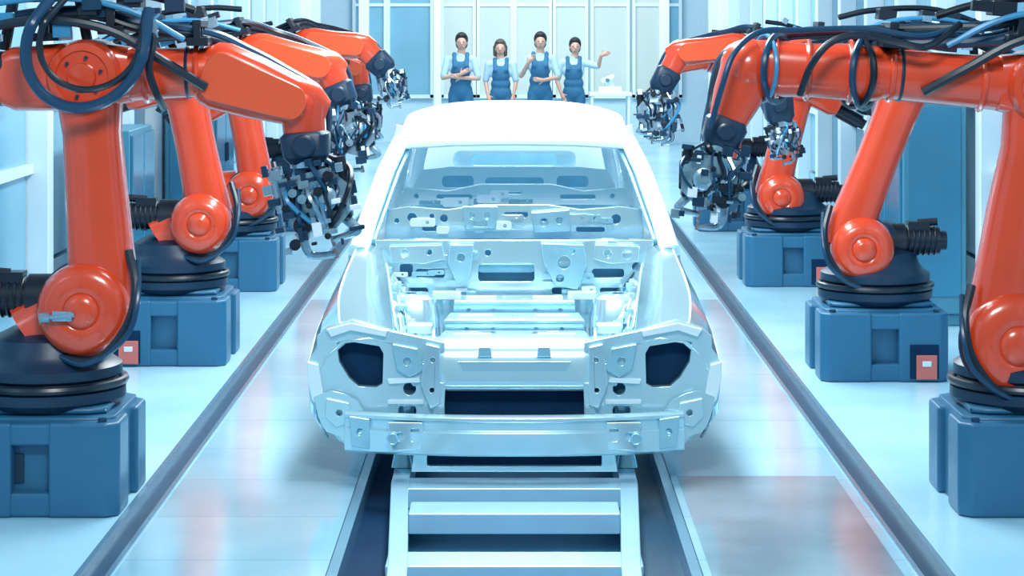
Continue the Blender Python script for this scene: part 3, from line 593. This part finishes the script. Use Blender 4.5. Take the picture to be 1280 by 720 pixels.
# ---------------------------------------------------------------- people
def capsule(mb, a, b, r0, r1):
    a, b = V(a), V(b)
    if (b-a).length > 1e-4: mb.cyl(a, b, r0, r1, 16)
    mb.sphere(a, r0, u=16, v=10); mb.sphere(b, r1, u=16, v=10)
def person(px, head_py, pose, hair, label, look=0., Y=32.0, longhair=False):
    s = S(Y); x0 = (px-CX)/s; hgt = H-(head_py-20)/s; k = hgt/1.80; kx = k*.95
    t = thing('person', label, 'person', (x0, Y, 0), 'people standing behind the car')
    q = lambda x, y, z: V((x0+x*kx, Y+y*k, z*k))
    body = MB(); cap = lambda mb, a, b, r0, r1: capsule(mb, q(*a), q(*b), r0*k*.97, r1*k*.97)
    hx = look*.03
    body.sphere(q(hx,-.01,1.69), .1*k, (.80,.95,1.12)); body.sphere(q(hx,-.03,1.635), .07*k, (.85,.95,.9))
    cap(body, (hx,-.105,1.69),(hx*1.3,-.122,1.66),.012,.016)
    for i in (-1,1): body.sphere(q(hx+i*.082,.0,1.675), .024*k, (.5,.8,1.2))
    cap(body, (0,.01,1.46),(hx,0,1.58),.068,.060)
    body.sphere(q(0,0,1.32), .155*k, (.96,.66,1.1)); body.sphere(q(0,0,1.12), .135*k, (.92,.70,1)); body.sphere(q(0,0,.95), .15*k, (1,.70,.85))
    cap(body, (-.15,0,1.44),(.15,0,1.44),.055,.055)
    sleeve = MB()
    arms = {'folded': [((-.20,0,1.43),(-.27,-.07,1.17),(.00,-.20,1.22),(.10,-.19,1.28)), ((.20,0,1.43),(.27,-.07,1.16),(.00,-.17,1.17),(-.12,-.18,1.20))],
            'relaxed': [((-.20,0,1.43),(-.25,.02,1.16),(-.21,-.10,.95),(-.19,-.12,.88)), ((.20,0,1.43),(.25,-.03,1.16),(.21,-.12,.95),(.19,-.14,.88))],
            'hold': [((-.20,0,1.43),(-.29,-.04,1.19),(-.18,-.20,1.38),(-.12,-.22,1.45)), ((.20,0,1.43),(.28,-.05,1.17),(.05,-.20,1.13),(-.05,-.21,1.14))],
            'point': [((-.20,0,1.43),(-.27,.0,1.16),(-.20,-.14,.96),(-.17,-.16,.90)), ((.20,0,1.43),(.40,-.06,1.38),(.44,-.18,1.55),(.52,-.20,1.58))]}[pose]
    for sh, el, wr, hd in arms:
        cap(body, sh, el, .048, .037); cap(body, el, wr, .037, .026)
        cap(sleeve, sh, tuple(V(sh)*.12+V(el)*.88), .062, .054)
        a, b = V(wr), V(hd); d = (b-a).normalized(); sd, bn = frame(d)
        cap(body, wr, tuple(a+d*.07), .026, .034)
        pc = a+d*.055
        for j, (o_, ln) in enumerate(((-.027,.070),(-.009,.080),(.009,.075),(.027,.058))):
            f0 = pc+sd*o_+d*.03; f1 = f0+d*ln*.55; f2 = f1+(d*.8-bn*.5).normalized()*ln*.5
            cap(body, tuple(f0), tuple(f1), .0105, .0095); cap(body, tuple(f1), tuple(f2), .0095, .008)
        th = a+d*.02+sd*.028; cap(body, tuple(th), tuple(th+(d*.7+sd*.7).normalized()*.055), .012, .010)
    for i in (-1,1):
        cap(body, (i*.09,0,.92),(i*.10,-.01,.50),.085,.055); cap(body, (i*.10,-.01,.50),(i*.105,.02,.09),.055,.038); cap(body, (i*.105,.0,.05),(i*.12,-.15,.035),.04,.032)
    body.build('body', M['skin'], t, remesh=.008*k)
    sleeve.sphere(q(0,0,1.32), .167*k, (1.,.68,1.12)); sleeve.sphere(q(0,0,1.12), .150*k, (.97,.72,1)); cap(sleeve, (-.16,0,1.435),(.16,0,1.435),.066,.066); cap(sleeve, (0,.01,1.44),(0,.008,1.50),.086,.072)
    sleeve.build('shirt', M['shirt'], t, remesh=.014*k)
    ov = MB(); ov.sphere(q(0,0,.98), .170*k, (1,.74,.9)); ov.sphere(q(0,0,1.12), .160*k, (.98,.76,.8))
    ov.sphere(q(0,-.035,1.28), .148*k, (.97,.68,1.15))
    for i in (-1,1):
        cap(ov, (i*.095,0,.92),(i*.10,-.01,.50),.10,.075); cap(ov, (i*.10,-.01,.50),(i*.105,.01,.10),.075,.062)
        cap(ov, (i*.09,-.11,1.34),(i*.10,-.02,1.515),.038,.034); cap(ov, (i*.10,-.02,1.515),(i*.08,.11,1.34),.028,.028)
    cap(ov, (0,.06,1.1),(0,.07,1.3),.09,.07)
    ov.build('overalls', M['bib'], t, remesh=.014*k)
    for i in (-1,1):
        MB().loft([q(i*.105,.07,.045), q(i*.108,0,.055), q(i*.118,-.12,.045), q(i*.122,-.19,.035)], [.09*k,.10*k,.10*k,.06*k], [.09*k,.11*k,.085*k,.05*k], e=3, up=(0,0,1)).build('shoe', M['shoe'], t)
    hm = MB(); hm.sphere(q(hx,.018,1.725), .110*k, (.88,.98,1.02)); hm.sphere(q(hx,.055,1.67), .095*k, (.97,.7,1.1))
    hm.sphere(q(hx,-.05,1.785), .060*k, (1.2,.85,.6))
    if longhair:
        for i in (-1,1): cap(hm, (hx+i*.085,.02,1.70),(hx+i*.088,.03,1.58),.036,.030)
        cap(hm, (hx,.07,1.68),(hx,.07,1.54),.08,.07)
    hm.build('hair', hair, t, remesh=.01*k)
    for i in (-1,1):
        MB().sphere(q(hx+i*.032,-.092,1.69), .010*k, (1.3,.8,.7)).build('eye', M['hair'], t)
    MB().sphere(q(hx,-.092,1.615), .018*k, (1.2,.5,.35)).build('mouth', M['lip'], t)
    return t
person(576, 43, 'folded', M['hair'], 'person at the left of the four, dark hair, arms folded over blue overalls', .4)
person(626, 51, 'relaxed', M['hairg'], 'brown-haired person second from left, shorter, in blue overalls, arms hanging down', -.3, 32.5, True)
person(675, 42, 'hold', M['hair'], 'tallest dark-haired person third from left, one hand raised to the chest', .2)
person(717, 49, 'point', M['hair'], 'person at the right of the four, one hand raised out to the side', .8, 32.5)

# ---------------------------------------------------------------- lights, world, camera
w = bpy.data.worlds.new('World'); bpy.context.scene.world = w; w.use_nodes = True
bg = w.node_tree.nodes['Background']; bg.inputs[0].default_value = (.45,.81,1.,1); bg.inputs[1].default_value = .34
def area(loc, size, sy, power, col, target):
    l = bpy.data.lights.new('area', 'AREA'); l.shape = 'RECTANGLE'; l.size = size; l.size_y = sy; l.energy = power; l.color = col
    o = bpy.data.objects.new('overhead_area', l); C.objects.link(o); o.location = loc
    o.rotation_euler = (V(target)-V(loc)).to_track_quat('-Z', 'Y').to_euler(); return o
area((0,12.5,4.0), .9, 7, 500, (.84,.96,1), (0,12.5,0))
area((0,24,5.2), 3.0, 9, 640, (.86,.97,1), (0,24,0))
area((0,4.0,5.0), 1.6, 1.0, 250, (.91,.98,1), (0,10,.6))  # fill light added on the camera side, no lamp of the hall
area((0,31,4.6), 4, 2, 270, (.97,1,.99), (0,35.9,1.8))
cam = bpy.data.cameras.new('camera'); co = bpy.data.objects.new('camera', cam); C.objects.link(co)
co.location = (0,0,H); co.rotation_euler = (PI/2,0,0)
cam.sensor_width = 36; cam.lens = 36*F/1280; cam.shift_y = -340/1280; cam.shift_x = -3/1280; cam.clip_end = 200
bpy.context.scene.camera = co
bpy.context.scene.view_settings.view_transform = 'Standard'
